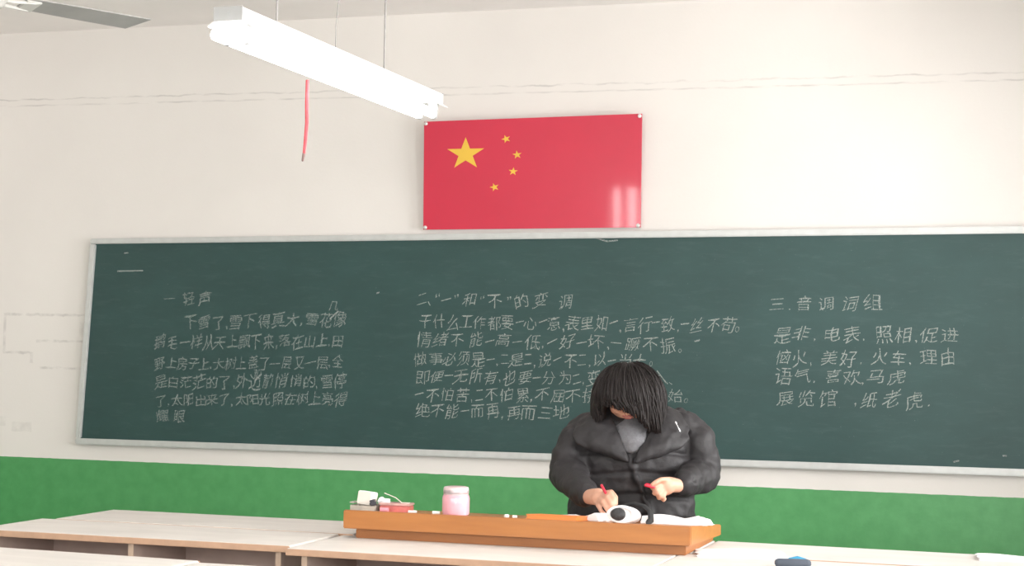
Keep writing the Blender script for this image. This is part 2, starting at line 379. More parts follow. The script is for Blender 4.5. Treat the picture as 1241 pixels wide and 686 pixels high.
def write_line(sec, text, x0, z0, x1, z1, h):
    rnd = random.Random(text); wid = []
    for ch in text: wid.append(.32 if ch in ',.、。 ' else .42 if ch in '“”' else .62 if ch in '一二' and sec == 'M' else 1.0)
    adv = (x1 - x0) / sum(wid); b = bmesh.new(); x = x0
    m = 'faint' if sec == 'L' else 'chalk'
    for i, (ch, w) in enumerate(zip(text, wid)):
        if ch != ' ':
            V, F = glyph(ch, .001 if sec == 'L' else -.009)
            xs = [v[0] for v in V]
            punct = ch in ',.、。“”'
            cx0 = (min(xs) + max(xs)) / 2; cy0 = .37
            gw = adv * w; sx = min(h * 1.10, gw * 1.06) if not punct else h * .9
            if w == .62: sx = gw * 1.0
            if w == 1.0: sx *= rnd.uniform(.88, 1.04)
            sy = h * rnd.uniform(.88, 1.14); rot = rnd.uniform(-.06, .10); shr = rnd.uniform(.05, .28); rise = rnd.uniform(.04, .17)
            ph = [rnd.uniform(0, 6.28) for _ in range(4)]; am = .045
            cx = x + gw / 2 + rnd.uniform(-.06, .06) * gw; cz = z0 + (z1 - z0) * (cx - x0) / (x1 - x0) + rnd.uniform(-.07, .07) * h
            vs = []
            for vx, vy in V:
                a, c = vx - cx0, vy - cy0
                a2 = a + am * math.sin(5.2 * c + ph[0]) + .022 * math.sin(11 * a + ph[2]); c2 = c + am * math.sin(5.0 * a + ph[1]) + .022 * math.sin(11 * c + ph[3])
                a3 = a2 + shr * c2 * .6; c3 = c2 + rise * a2
                a4 = a3 * math.cos(rot) - c3 * math.sin(rot); c4 = a3 * math.sin(rot) + c3 * math.cos(rot)
                vs.append(b.verts.new(Vector((cx + a4 * sx, -.0255, cz + c4 * sy)) + CB))
            for f in F:
                try: b.faces.new([vs[k] for k in f])
                except ValueError: pass
        x += adv * w
        if (ch in ',.、。 ' and len(b.verts) and i < len(text) - 1):      # each phrase is a piece of writing of its own
            build('chalk_writing', b, m, cb); b = bmesh.new()
    if len(b.verts): build('chalk_writing', b, m, cb)
    else: b.free()
for L_ in LINES: write_line(*L_)
b = bmesh.new()
for x, z, l, r_ in ((-5.02, 1.905, .17, .02), (-5.05, 2.01, .03, .1), (-2.18, 2.075, .07, -.3), (-2.12, 2.07, .05, .1), (-3.46, 1.785, .02, .3), (-1.66, 1.545, .03, .2), (-.35, .965, .03, .2), (-.12, 1.0, .02, 0),
                    (-3.72, 1.66, .07, .7), (-4.18, 1.30, .06, .8)):
    t = bmesh.new(); box(t, (-l / 2, -.0005, -.004), (l / 2, .0005, .004)); merge(b, t, Matrix.Translation(Vector((x, -.0255, z)) + CB) @ Matrix.Rotation(-r_, 4, 'Y'))
build('chalk_streak', b, 'faint', cb)

# ------------------------------------------------------------------ flag panel
fl = thing('flag_panel', 'red flag panel with one large and four small yellow stars above chalkboard', 'flag', (-2.585, -.022, 2.135))
fl.rotation_euler = (R(3.0), 0, R(0.6))
b = bmesh.new()
FW, FH = 1.222, .600
# top edge a touch higher at the right, as hung
t = bmesh.new(); pts = [(-FW / 2, 0), (FW / 2, .006), (FW / 2 + .006, FH + .008), (-FW / 2 + .003, FH - .005)]
a_ = [t.verts.new((x, -.006, z)) for x, z in pts]; c_ = [t.verts.new((x, .006, z)) for x, z in pts]
t.faces.new(a_); t.faces.new(c_[::-1])
for k in range(4): t.faces.new((a_[k], c_[k], c_[(k + 1) % 4], a_[(k + 1) % 4]))
merge(b, t)
def star(x, z, r, rot, w=1.0):
    vs = []
    for k in range(10):
        rr = r if k % 2 == 0 else r * .382; an = math.pi / 2 + rot + k * math.pi / 5
        vs.append(b.verts.new((x + w * rr * math.cos(an), -.0068, z + rr * math.sin(an))))
    f = b.faces.new(vs); f.material_index = 1
star(-.366, .413, .092, 0, 1.22)
for x, z, a in ((-.135, .490, .35), (-.072, .403, .12), (-.094, .313, -.1), (-.200, .229, .3)): star(x, z, .0235, a, 1.2)
build('panel', b, None, fl, mats=['flagred', 'gold'])
for x, z in ((-FW / 2 + .012, .012), (FW / 2 - .012, .016), (FW / 2 - .006, FH - .004), (-FW / 2 + .014, FH - .016)):
    b = bmesh.new(); lathe(b, [(.003, -.0), (.011, .001), (.009, .005), (.003, .006)], n=12, mtx=Matrix.Translation((x, -.006, z)) @ Matrix.Rotation(R(90), 4, 'X')); build('pin', b, 'pin', fl, 40)

# ------------------------------------------------------------------ ceiling light
LY0, LY1 = -4.24, -2.64
cl = thing('ceiling_light', 'lit twin tube batten light hanging by thin cords above the board', 'light', (-2.215, (LY0 + LY1) / 2, 2.40), R(-1.5))
hl = (LY1 - LY0) / 2
b = bmesh.new(); prism_prof = [(-.046, -.004), (-.046, .034), (-.040, .038), (.040, .038), (.046, .034), (.046, -.004)]
t = bmesh.new(); prism(t, prism_prof, -hl, hl); merge(b, t, Matrix.Rotation(R(90), 4, 'Z'))
build('housing', b, 'lampwhite', cl)
b = bmesh.new()      # shallow flared lip along both long sides
for s in (-1, 1):
    v = [b.verts.new(p) for p in ((s * .046, -hl, -.002), (s * .046, hl, -.002), (s * .070, hl + .0, -.016), (s * .070, -hl, -.016), (s * .044, -hl, -.006), (s * .044, hl, -.006), (s * .068, hl, -.019), (s * .068, -hl, -.019))]
    for f in ((0, 1, 2, 3), (7, 6, 5, 4), (0, 4, 5, 1), (3, 2, 6, 7), (1, 5, 6, 2), (0, 3, 7, 4)): b.faces.new([v[i] for i in f])
build('reflector', b, 'lampwhite', cl)
for e in (-1, 1):
    b = bmesh.new(); y0 = e * hl; box(b, (-.047, min(y0, y0 + e * .004), -.005), (.047, max(y0, y0 + e * .004), .038)); cyl(b, (0, y0 + e * .003, .018), (0, y0 + e * .006, .018), .007); build('end_plate', b, 'lampgrey', cl)
    for s in (-1, 1):
        b = bmesh.new(); yy = e * (hl - .05)
        t = bmesh.new(); vs = [(-.018, 0), (.018, 0), (.011, -.062), (-.011, -.062)]
        prism(t, vs, -.012, .012, .003); merge(b, t, Matrix.Translation((s * .029, yy, -.004)) @ Matrix.Rotation(R(90), 4, 'Z'))
        build('lamp_holder', b, 'lampgrey', cl)
for s in (-1, 1):
    b = bmesh.new(); tube(b, [(s * .029, -hl - .02, -.047), (s * .029, hl - .06, -.047)], [.0175, .0175], 16, flat=True); build('fluorescent_tube', b, 'tube', cl, 40)
for yy, dx in ((-.554, .030), (.267, .032)):
    b = bmesh.new(); tube(b, [(dx, yy, .036), (dx, yy, ZC - 2.40)], [.0035, .0035], 8, flat=True); build('suspension_cord', b, 'cord', cl)
b = bmesh.new(); tube(b, [(.025, -.12, .036), (.02, -.11, .12), (.04, -.115, .3), (.025, -.11, .6), (.03, -.12, ZC - 2.40)], [.002] * 5, 6, flat=True); build('power_cord', b, 'cord', cl)
# red pull cord
pc = thing('pull_cord', 'thin faded red pull cord hanging below the lit tube light', 'cord', (-2.320, -3.50, 2.305))
b = bmesh.new(); tube(b, [(.0, 0, .045), (.0, 0, -.04), (.002, 0, -.10), (-.002, 0, -.16), (-.006, 0, -.205)], [.006, .0065, .0065, .006, .005], 8, flat=True); build('cord', b, 'redcord', pc, 40)
b = bmesh.new(); tube(b, [(-.006, 0, -.203), (-.010, 0, -.226)], [.0055, .004], 8); build('tip', b, 'darktip', pc, 40)

# ------------------------------------------------------------------ ceiling fan
fan = thing('ceiling_fan', 'white ceiling fan with grey blades in the upper left corner', 'fan', (-4.205, -2.70, 2.905))
b = bmesh.new(); lathe(b, [(.02, -.05), (.10, -.045), (.125, -.01), (.12, .05), (.08, .08), (.03, .095)], n=40); build('motor', b, 'fanwhite', fan, 40)
b = bmesh.new(); cyl(b, (0, 0, .09), (0, 0, ZC - 2.90), .013); lathe(b, [(.02, ZC - 2.90 - .07), (.055, ZC - 2.90 - .04), (.06, ZC - 2.90)], n=24); build('downrod', b, 'fanwhite', fan, 40)
for k in range(3):
    ang = R(61.5 + 120 * k); mt = Matrix.Rotation(ang, 4, 'Z') @ Matrix.Rotation(R(-11), 4, 'X')
    b = bmesh.new(); t = bmesh.new()
    prof = [(.20, -.055), (.24, -.066), (.45, -.072), (.79, -.075), (.745, .070), (.45, .066), (.24, .060), (.20, .05)]
    a_ = [t.verts.new((x, y, .002)) for x, y in prof]; c_ = [t.verts.new((x, y, -.003)) for x, y in prof]
    t.faces.new(a_); t.faces.new(c_[::-1])
    for i in range(len(prof)): t.faces.new((a_[i], c_[i], c_[(i + 1) % 8], a_[(i + 1) % 8]))
    merge(b, t, mt); bl = build('blade', b, 'fan', fan)
    b = bmesh.new()
    for s in (-1, 1): tube(b, [mt @ Vector((.09, s * .02, -.012)), mt @ Vector((.16, s * .03, -.012)), mt @ Vector((.25, s * .045, -.008))], [.008, .008, .007], 8)
    box(b, (.20, -.055, -.012), (.27, .055, -.003), .003, mt); build('blade_bracket', b, 'fanwhite', bl, 40)

# ------------------------------------------------------------------ desks
DW, DD, DH = 1.238, .442, .78
def make_desk(label, cat='desk', group=None):
    t = thing('student_desk', label, cat, group=group)
    b = bmesh.new(); box(b, (0, .006, DH - .022), (DW, DD - .006, DH), .003); build('desktop', b, 'top', t)
    b = bmesh.new(); box(b, (0, -.001, DH - .0225), (DW, .006, DH - .001), .002); box(b, (0, DD - .006, DH - .0225), (DW, DD + .001, DH - .001), .002); build('edge_band', b, 'edge', t)
    zt = DH - .022; zb = DH - .185
    for x in (.045, DW / 2 - .01, DW - .063):
        b = bmesh.new(); box(b, (x, .035, zb), (x + .018, DD - .02, zt)); p = build('side_panel' if abs(x - DW / 2 + .01) > .1 else 'divider', b, 'panel', t)
        b = bmesh.new(); box(b, (x - .001, .031, zb), (x + .019, .035, zt)); build('front_edge', b, 'pale', p)
    b = bmesh.new(); box(b, (.045, .03, zb - .016), (DW - .045, DD - .02, zb)); build('shelf', b, 'panel', t)
    b = bmesh.new(); box(b, (.045, DD - .02, zb - .016), (DW - .045, DD - .006, zt)); build('back_panel', b, 'panel', t)
    for x in (.07, DW - .07):
        for y in (.06, DD - .05):
            b = bmesh.new(); box(b, (x - .016, y - .016, 0), (x + .016, y + .016, zb - .016), .004); build('leg', b, 'legm', t)
        b = bmesh.new(); box(b, (x - .012, .07, .12), (x + .012, DD - .06, .15), .003); build('stretcher', b, 'legm', t)
    return t
d0 = make_desk('pale student desk with open shelf at the far left of the front row')
def place(x, y, rz, label, deep=1.0):
    o = d0 if place.first else copy_tree(d0); place.first = False
    o.location = (x, y, 0); o.rotation_euler = (0, 0, R(rz)); o.scale = (1, deep, 1); o['label'] = label; o['group'] = 'student desks around the lectern'
place.first = True
place(-3.632, -3.405, .6, 'pale double desk with open shelves at left, its front half facing the camera')
place(-2.375, -3.462, -.6, 'pale double desk with tan front edge right below the orange lectern', 1.09)
place(-1.131, -3.50, -.6, 'pale desk right of the lectern carrying white papers, nearest to camera', 1.15)
place(-3.590, -2.955, .6, 'greyish desk behind the left front desk, against the green wall, left of the lectern')
place(-2.335, -2.966, -.4, 'pale desk directly under the back half of the lectern')
place(-1.091, -2.972, -.6, 'pale desk right of the lectern along the green wall, with crumpled paper')
place(-3.728, -4.262, -2.6, 'pale desk in the bottom left corner, closest to the camera')
place(-2.452, -4.36, 1.6, 'sliver of a pale desk at the bottom edge, right of the corner desk')

# ------------------------------------------------------------------ lectern
def ltop(y): return .879 - (y + 3.08) / .58 * .044
lec = thing('lectern', 'orange varnished wooden tabletop lectern with stepped base on pale desks', 'lectern', (-1.705, -2.80, .78))
LO = Vector((1.705, 2.80, -.78))
def lp(bm, prof, x0, x1, bev=.003): prism(bm, [(y + LO.y, z + LO.z) for y, z in prof], x0 + LO.x, x1 + LO.x, bev)
X0, X1 = -2.331, -1.080
b = bmesh.new(); lp(b, [(-3.082, .815), (-3.064, .815), (-3.064, .880), (-3.082, .880)], X0, X1); build('front_panel', b, 'wood', lec)
for x0, x1 in ((X0, X0 + .018), (X1 - .018, X1)):
    b = bmesh.new(); lp(b, [(-3.063, .815), (-2.50, .797), (-2.50, .8365), (-3.063, .8795)], x0, x1); build('side_panel', b, 'wood', lec)
b = bmesh.new(); lp(b, [(-3.063, .860), (-2.501, .817), (-2.501, .835), (-3.063, .8778)], X0 + .019, X1 - .019); build('writing_top', b, 'wood', lec)
b = bmesh.new(); lp(b, [(-2.516, .798), (-2.501, .798), (-2.501, .8165), (-2.516, .8165)], X0 + .019, X1 - .019, .001); build('back_rail', b, 'wood', lec)
b = bmesh.new(); lp(b, [(-3.050, .780), (-2.545, .780), (-2.545, .796), (-3.050, .8135)], -2.295, -1.100); build('plinth', b, 'wood2', lec)

# ------------------------------------------------------------------ things on the lectern
G = 'chalk pieces on the lectern'
mug = thing('vacuum_cup', 'pink insulated cup with silvery lid on the lectern', 'cup', (-1.931, -3.015, ltop(-3.015)))
b = bmesh.new(); lathe(b, [(.040, 0), (.046, .003), (.0485, .012), (.0485, .060), (.046, .070), (.044, .072)], n=40); build('cup_body', b, 'pink', mug, 40)
b = bmesh.new(); lathe(b, [(.043, .072), (.0445, .074), (.0445, .094), (.043, .099), (.036, .101), (.01, .101)], n=40); lid = build('lid', b, 'lid', mug, 40)
b = bmesh.new(); lathe(b, [(.0447, .0765), (.0453, .078), (.0453, .088), (.0447, .0895)], n=40); build('lid_band', b, 'silver', lid, 40)
def chalk(name, x, y, r, l, rz, m, label, up=0.0):
    b = bmesh.new(); cyl(b, (-l / 2, 0, r), (l / 2, 0, r), r, 12, r * .9); o = build(name, b, m, None, 40)
    o.location = (x, y, ltop(y) + up); o.rotation_euler = (0, 0, rz); tag(o, label, 'chalk', G)
chalk('chalk_stick', -2.088, -3.03, .005, .030, .1, 'chalkw', 'white chalk stick lying right of the pink box')
chalk('chalk_stick', -1.995, -3.04, .006, .026, .2, 'chalkw', 'white chalk stub touching the pink cup on its left')
chalk('chalk_stick', -1.738, -3.03, .006, .014, .9, 'chalkw', 'left one of two tiny white chalk bits beside the orange folder')
chalk('chalk_stick', -1.708, -3.03, .005, .016, .3, 'chalkw', 'right one of two tiny white chalk bits, nearer the orange folder')
chalk('chalk_stick', -2.185, -3.055, .008, .030, .1, 'chalkp', 'pink chalk stick in front of the pink box on the lectern')
y_ = -3.0
tr = thing('chalk_tray', 'shabby grey cardboard tray at the left end of the lectern', 'tray', (-2.275, y_, ltop(y_)))
b = bmesh.new()
box(b, (-.048, -.04, -.001), (.046, .04, .003)); box(b, (-.048, -.04, .003), (.046, -.037, .021)); box(b, (-.048, .037, .003), (.046, .04, .024)); box(b, (-.048, -.037, .003), (-.045, .037, .022)); box(b, (.043, -.037, .003), (.046, .037, .022))
build('tray_body', b, 'greycard', tr)
b = bmesh.new(); box(b, (-.060, -.03, .018), (-.046, .02, .021), 0, Matrix.Rotation(.2, 4, 'Y')); build('flap', b, 'greycard', tr)
ck = thing('chalk_box', 'small white cardboard box tilted on top of the grey tray', 'box', (-2.277, -3.0, ltop(-3.0) + .022)); ck.rotation_euler = (R(-6), R(5), R(-8))
b = bmesh.new(); box(b, (-.028, -.024, 0), (.028, .024, .046), .002); build('carton', b, 'card', ck)
b = bmesh.new(); box(b, (-.026, -.022, .0455), (.026, .022, .0475), .001); build('carton_lid', b, 'white', ck)
b = bmesh.new(); box(b, (-.011, -.018, 0), (.011, .018, .014), .003); box(b, (-.010, -.017, .014), (.010, .017, .020), .002)
er = build('board_eraser', b, 'felt'); er.location = (-2.240, -3.025, ltop(-3.025) + .021); er.rotation_euler = (0, R(-12), .3); tag(er, 'small dark felt eraser block leaning between the white box and tissue', 'eraser')
b = bmesh.new(); ellipsoid(b, (0, 0, .014), (.026, .020, .014), n=24)
for v in b.verts: v.co += Vector((noise.noise(v.co * 60), noise.noise(v.co * 60 + Vector((5, 0, 0))), noise.noise(v.co * 60 + Vector((0, 9, 0))) * .6)) * .010
ts = build('crumpled_tissue', b, 'white', None, 60); ts.location = (-2.215, -2.985, ltop(-2.985) + .022); tag(ts, 'crumpled white tissue between dark eraser and pink box', 'tissue')
pb = thing('pencil_box', 'pinkish red flat plastic box left of the pink cup', 'box', (-2.160, -3.0, ltop(-3.0))); pb.rotation_euler = (0, 0, .05)
b = bmesh.new(); box(b, (-.055, -.03, -.001), (.055, .03, .026), .003); build('box_body', b, 'pinkbox', pb)
b = bmesh.new(); box(b, (-.057, -.032, .026), (.057, .032, .034), .002); build('box_lid', b, mat('cloudy_pink_lid', (.70, .42, .38), .3, .2, 20, coat=.3), pb)
b = bmesh.new(); tube(b, [(-.05, -.005, .034), (-.075, -.005, .052), (-.12, 0, .066)], [.0015] * 3, 6); tube(b, [(-.05, -.005, .034), (-.02, -.006, .036)], [.0015] * 2, 6); 
wr = build('plastic_strip', b, 'card', None, 40); wr.location = (-2.090, -2.995, ltop(-2.995)); tag(wr, 'thin pale bent strip springing up behind the pink box', 'strip')
of = thing('orange_folder', 'bright orange thin folder lying on the lectern top', 'folder', (-1.572, -2.985, ltop(-2.985) + .0005)); of.rotation_euler = (R(-4.3), 0, 0)
b = bmesh.new(); box(b, (-.092, -.06, 0), (.092, .10, .003), .001); box(b, (-.092, -.06, .013), (.092, .10, .016), .001); box(b, (-.092, .097, .003), (.092, .10, .013)); build('cover', b, 'orange', of)
b = bmesh.new(); box(b, (-.088, -.0595, .0031), (.088, .095, .0128)); build('pages', b, 'orange', of)
def sheets(name, w, d, h, curl, seed, n=26):
    """loose stack of paper with a wavy, curling top"""
    b = bmesh.new(); nx, ny = n, 10; rr = random.Random(seed)
    def zt(u, v): return h * (.65 + .25 * math.sin(u * 5 + seed) * v) + curl * max(0, (u - .62) / .38) ** 1.6 * (1 - .5 * v) - (0.9 * (h + curl) * max(0, (u - .88) / .12) ** 2)
    T = [[b.verts.new(((u / nx - .5) * w + .006 * math.sin(v * 1.3 + seed), (v / ny - .5) * d, max(.002, zt(u / nx, v / ny)))) for v in range(ny + 1)] for u in range(nx + 1)]
    B = [[b.verts.new(((u / nx - .5) * w, (v / ny - .5) * d, 0)) for v in range(ny + 1)] for u in range(nx + 1)]
    for u in range(nx):
        for v in range(ny):
            b.faces.new((T[u][v], T[u + 1][v], T[u + 1][v + 1], T[u][v + 1])); b.faces.new((B[u][v], B[u][v + 1], B[u + 1][v + 1], B[u + 1][v]))
    for u in range(nx):
        b.faces.new((T[u][0], B[u][0], B[u + 1][0], T[u + 1][0])); b.faces.new((T[u][ny], T[u + 1][ny], B[u + 1][ny], B[u][ny]))
    for v in range(ny):
        b.faces.new((T[0][v], T[0][v + 1], B[0][v + 1], B[0][v])); b.faces.new((T[nx][v], B[nx][v], B[nx][v + 1], T[nx][v + 1]))
    return build(name, b, 'white', None, 50)
p1 = sheets('paper_stack', .225, .21, .034, .022, 1); p1.location = (-1.192, -2.745, ltop(-2.745) + .0005); p1.rotation_euler = (R(-4.3), 0, .02); tag(p1, 'thick white exercise papers with curling corner at the right end of the lectern', 'paper')
p2 = sheets('paper_stack', .14, .19, .024, .022, 3); p2.location = (-1.51, -2.80, ltop(-2.80) + .0005); p2.rotation_euler = (R(-4.3), 0, -.03); tag(p2, 'thin white sheets under the writing hand, between folder and white loudspeaker', 'paper')
p3 = sheets('paper_sheet', .30, .22, .008, .004, 5); p3.location = (-.935, -2.93, DH + .0005); p3.rotation_euler = (0, 0, .25); tag(p3, 'large white sheet lying flat on the desk right of the lectern', 'paper')
p4 = sheets('paper_sheet', .22, .14, .012, .012, 7); p4.location = (-.06, -2.66, DH + .0005); p4.rotation_euler = (0, 0, .1); tag(p4, 'crumpled white paper at the far right edge of the desks', 'paper')
pcs = thing('pencil_case', 'small dark case with bright blue edge beside white sheet on right desk', 'case', (-.715, -3.215, DH), .2)
b = bmesh.new(); tube(b, [(-.05, 0, .014), (.04, 0, .014)], [.014, .014], 14, sq=1.0); build('case_body', b, 'slate', pcs, 40)
b = bmesh.new(); tube(b, [(-.015, .012, .024), (.01, .012, .029), (.035, .01, .024)], [.006, .007, .005], 10); build('case_trim', b, 'blue', pcs, 40)

# portable loudspeaker
sp = thing('portable_loudspeaker', 'white portable loudspeaker with dark round grille and black strap on lectern', 'loudspeaker', (-1.330, -2.955, ltop(-2.955) + .0275)); sp.rotation_euler = (R(-8), 0, R(-4))
b = bmesh.new(); mt = Matrix.Rotation(R(90), 4, 'X')
t = bmesh.new(); lathe(t, [(.010, -.050), (.026, -.048), (.031, -.03), (.032, .02), (.030, .030), (.0235, .032), (.0225, .026), (.01, .026)], n=40)
for v in t.verts:
    v.co.x *= 1.75; v.co.x += max(0, -v.co.z) * .0
    v.co.x -= .008
merge(b, t, mt); build('shell', b, 'plastic', sp, 50)
b = bmesh.new(); t = bmesh.new(); lathe(t, [(.001, .036), (.012, .0345), (.0205, .031), (.0225, .027)], n=36)
for v in t.verts: v.co.x *= 1.22; v.co.x -= .020
merge(b, t, mt); build('grille', b, 'grille', sp, 50)
b = bmesh.new(); tube(b, [(-.05, .03, .012), (-.03, .045, .032), (.01, .05, .043), (.05, .045, .036), (.078, .03, .016), (.086, .015, -.012), (.080, .0, -.022)], [.006, .011, .014, .014, .014, .013, .010], 10, sq=.5); build('strap', b, 'strap', sp, 50)

# ------------------------------------------------------------------ the teacher
pr = thing('person', 'person in black padded coat with head bowed, writing at the lectern', 'person', (-1.482, -2.2, 0), .30494)
HC = Vector((-.030, -.100, 1.308)); HS = .88; HR = Matrix.Rotation(R(-8), 3, 'Z') @ Matrix.Rotation(R(31), 3, 'X')
def hd(x, y, z): return HC + HR @ Vector((x * 1.08, y * HS, z * HS))
RW, LW = Vector((-.196, -.405, .928)), Vector((.150, -.300, .966))
RE, LE = Vector((-.262, -.10, .995)), Vector((.262, -.07, 1.0))
RS, LS = Vector((-.185, -.01, 1.165)), Vector((.205, .0, 1.185))
b = bmesh.new()
loft(b, [(0, .05, .70, .15, .10), (0, .05, .80, .165, .105), (0, .035, .92, .14, .09), (0, .02, 1.05, .155, .095), (.0, .01, 1.13, .17, .09), (.0, .01, 1.19, .12, .07), (0, .0, 1.215, .06, .05)])
tube(b, [(0, .01, 1.17), (-.015, -.03, 1.22), (-.025, -.06, 1.26)], [.058, .052, .052], 16)
ellipsoid(b, HC + HR @ Vector((0, .012, .012)), (.084, .088, .088), HR, 32)           # skull
ellipsoid(b, hd(0, -.035, -.045), (.070, .052, .064), HR, 24)                           # face
ellipsoid(b, hd(0, -.058, -.092), (.034, .026, .024), HR, 16)                           # chin
tube(b, [hd(0, -.090, .012), hd(0, -.103, -.018), hd(0, -.112, -.034)], [.009, .011, .0135], 10)   # nose
for s in (-1, 1):
    ellipsoid(b, hd(s * .012, -.099, -.036), (.009, .009, .008), HR, 10)                 # nostril wings
    ellipsoid(b, hd(s * .034, -.080, .004), (.019, .012, .011), HR, 12)                  # lowered eyelids
    ellipsoid(b, hd(s * .036, -.080, .026), (.026, .011, .008), HR, 12)                  # brow
    ellipsoid(b, hd(s * .089, .006, -.012), (.010, .020, .032), HR, 12)                  # ear
    ellipsoid(b, hd(s * .042, -.062, -.042), (.026, .024, .026), HR, 12)                 # cheek
ellipsoid(b, hd(0, -.089, -.062), (.024, .010, .006), HR, 12); ellipsoid(b, hd(0, -.087, -.074), (.020, .010, .007), HR, 12)
for s, sh, el, wr in ((-1, RS, RE, RW), (1, LS, LE, LW)):
    tube(b, [sh, sh.lerp(el, .5), el], [.052, .044, .038], 14); tube(b, [el, el.lerp(wr, .4), el.lerp(wr, .8), wr], [.038, .039, .030, .026], 14)
    hip = Vector((s * .085, .055, .74)); tube(b, [hip, (s * .09, .05, .45), (s * .09, .06, .25), (s * .09, .07, .075)], [.082, .055, .050, .035], 14)
    tube(b, [(s * .09, .085, .045), (s * .095, .0, .035), (s * .098, -.085, .025)], [.034, .034, .024], 12)
# writing hand (her right), closed round the pen
def fing(*p, r=.0093): tube(b, p, [r, r * .97, r * .93, r * .80][:len(p)] if len(p) < 5 else [r] * len(p), 10)
V3 = Vector
PEN0, PEN1 = V3((-.150, -.515, .973)), V3((-.101, -.552, .884))
tube(b, [RW, V3((-.178, -.440, .932)), V3((-.160, -.468, .934))], [.027, .030, .032], 14)
ellipsoid(b, (-.158, -.476, .930), (.036, .034, .030), Matrix.Rotation(R(-30), 3, 'Z'), 18)
fing(V3((-.142, -.494, .950)), V3((-.122, -.528, .953)), V3((-.112, -.545, .934)), V3((-.111, -.552, .912)), r=.0105)
fing(V3((-.150, -.502, .940)), V3((-.134, -.540, .938)), V3((-.122, -.556, .918)), V3((-.116, -.553, .898)), r=.0105)
fing(V3((-.160, -.504, .928)), V3((-.150, -.542, .922)), V3((-.138, -.554, .903)), V3((-.128, -.546, .887)), r=.0102)
fing(V3((-.168, -.498, .916)), V3((-.164, -.530, .906)), V3((-.154, -.538, .889)), V3((-.142, -.530, .878)), r=.0095)
fing(V3((-.145, -.462, .946)), V3((-.116, -.490, .953)), V3((-.103, -.518, .937)), V3((-.103, -.540, .916)), r=.0115)
# her left hand, half closed, holding a pen cap between thumb and finger
LC = V3((.100, -.345, .972))
def lh(x, y, z): return LC + (V3((x, y, z)) - LC) * .84
tube(b, [LW, V3((.128, -.322, .970)), lh(.105, -.345, .974)], [.025, .028, .030], 14)
ellipsoid(b, lh(.092, -.352, .968), (.037, .026, .034), Matrix.Rotation(R(20), 3, 'Y'), 18)
fing(lh(.070, -.368, .985), lh(.040, -.388, .976), lh(.028, -.380, .962), lh(.036, -.362, .956), r=0.0097)
fing(lh(.070, -.376, .968), lh(.046, -.392, .952), lh(.040, -.380, .936), lh(.050, -.360, .936), r=0.0099)
fing(lh(.076, -.376, .952), lh(.060, -.390, .932), lh(.060, -.376, .916), lh(.070, -.356, .920), r=0.0097)
fing(lh(.088, -.370, .942), lh(.080, -.380, .920), lh(.082, -.366, .906), lh(.090, -.350, .912), r=0.0088)
fing(lh(.098, -.365, .998), lh(.066, -.392, .998), lh(.042, -.402, .986), lh(.028, -.402, .976), r=0.0105)
b = remesh(b, .0042, 2); build('body', b, 'skin', pr, 0)
b = bmesh.new(); ellipsoid(b, hd(0, -.0945, -.062), (.021, .006, .0045), HR, 12); ellipsoid(b, hd(0, -.0925, -.073), (.017, .006, .0055), HR, 12); build('lips', b, 'lip', pr, 0)

# coat
b = bmesh.new()
loft(b, [(-.008, .02, .58, .255, .175), (-.008, .02, .66, .258, .178), (-.006, .015, .76, .254, .175), (-.006, .005, .86, .248, .168), (-.004, -.005, .96, .240, .165), (-.002, -.012, 1.05, .236, .162),
         (.0, -.012, 1.12, .232, .152), (.004, -.008, 1.18, .212, .132), (.006, -.005, 1.22, .165, .110), (.004, -.005, 1.25, .115, .09), (0, -.01, 1.265, .08, .07)], 48, 2.3)
for sh, el, wr, s in ((RS, RE, RW, -1), (LS, LE, LW, 1)):
    P = []; Q = []
    a0 = sh + V3((-s * .03, 0, .0)); path = [a0, sh.lerp(el, .35) + V3((s * .012, 0, 0)), sh.lerp(el, .75) + V3((s * .012, .0, 0)), el + V3((s * .004, .01, -.004)), el.lerp(wr, .3), el.lerp(wr, .62), el.lerp(wr, .93)]
    rr = [.075, .079, .074, .071, .066, .058, .046]
    N = 42
    for i in range(N + 1):
        u = i / N * (len(path) - 1); k = min(int(u), len(path) - 2); f = u - k; f = f * f * (3 - 2 * f) * .5 + f * .5
        P.append(V3(path[k]).lerp(V3(path[k + 1]), f)); r0 = rr[k] + (rr[k + 1] - rr[k]) * f
        Q.append(r0 + .0038 * abs(math.sin(math.pi * i / 5.25)) - .002)
    tube(b, P, Q, 20)
# overlapping front edge
tube(b, [(-.03, -.170, 1.06), (.0, -.178, .98), (.045, -.172, .88), (.075, -.165, .78), (.08, -.160, .62)], [.012] * 5, 10)
b = remesh(b, .006, 4)
for v in b.verts:                       # quilted rows and creases
    z = v.co.z; x = v.co.x; y = v.co.y
    if abs(x) < .25 and y > -.30:
        g = math.exp(-(((z + .10 * abs(x) - .03) % .085 - .0425) / .009) ** 2) * (1 if abs(x) < .21 else .3)
        v.co -= v.normal * .0105 * g
    v.co += v.normal * (.0085 * noise.noise(v.co * 13) + .0055 * noise.noise(v.co * 34 + V3((3, 1, 7))))
for _ in range(1): bmesh.ops.smooth_vert(b, verts=b.verts[:], factor=.5, use_axis_x=True, use_axis_y=True, use_axis_z=True)
coat = build('coat', b, 'coat', pr, 0)

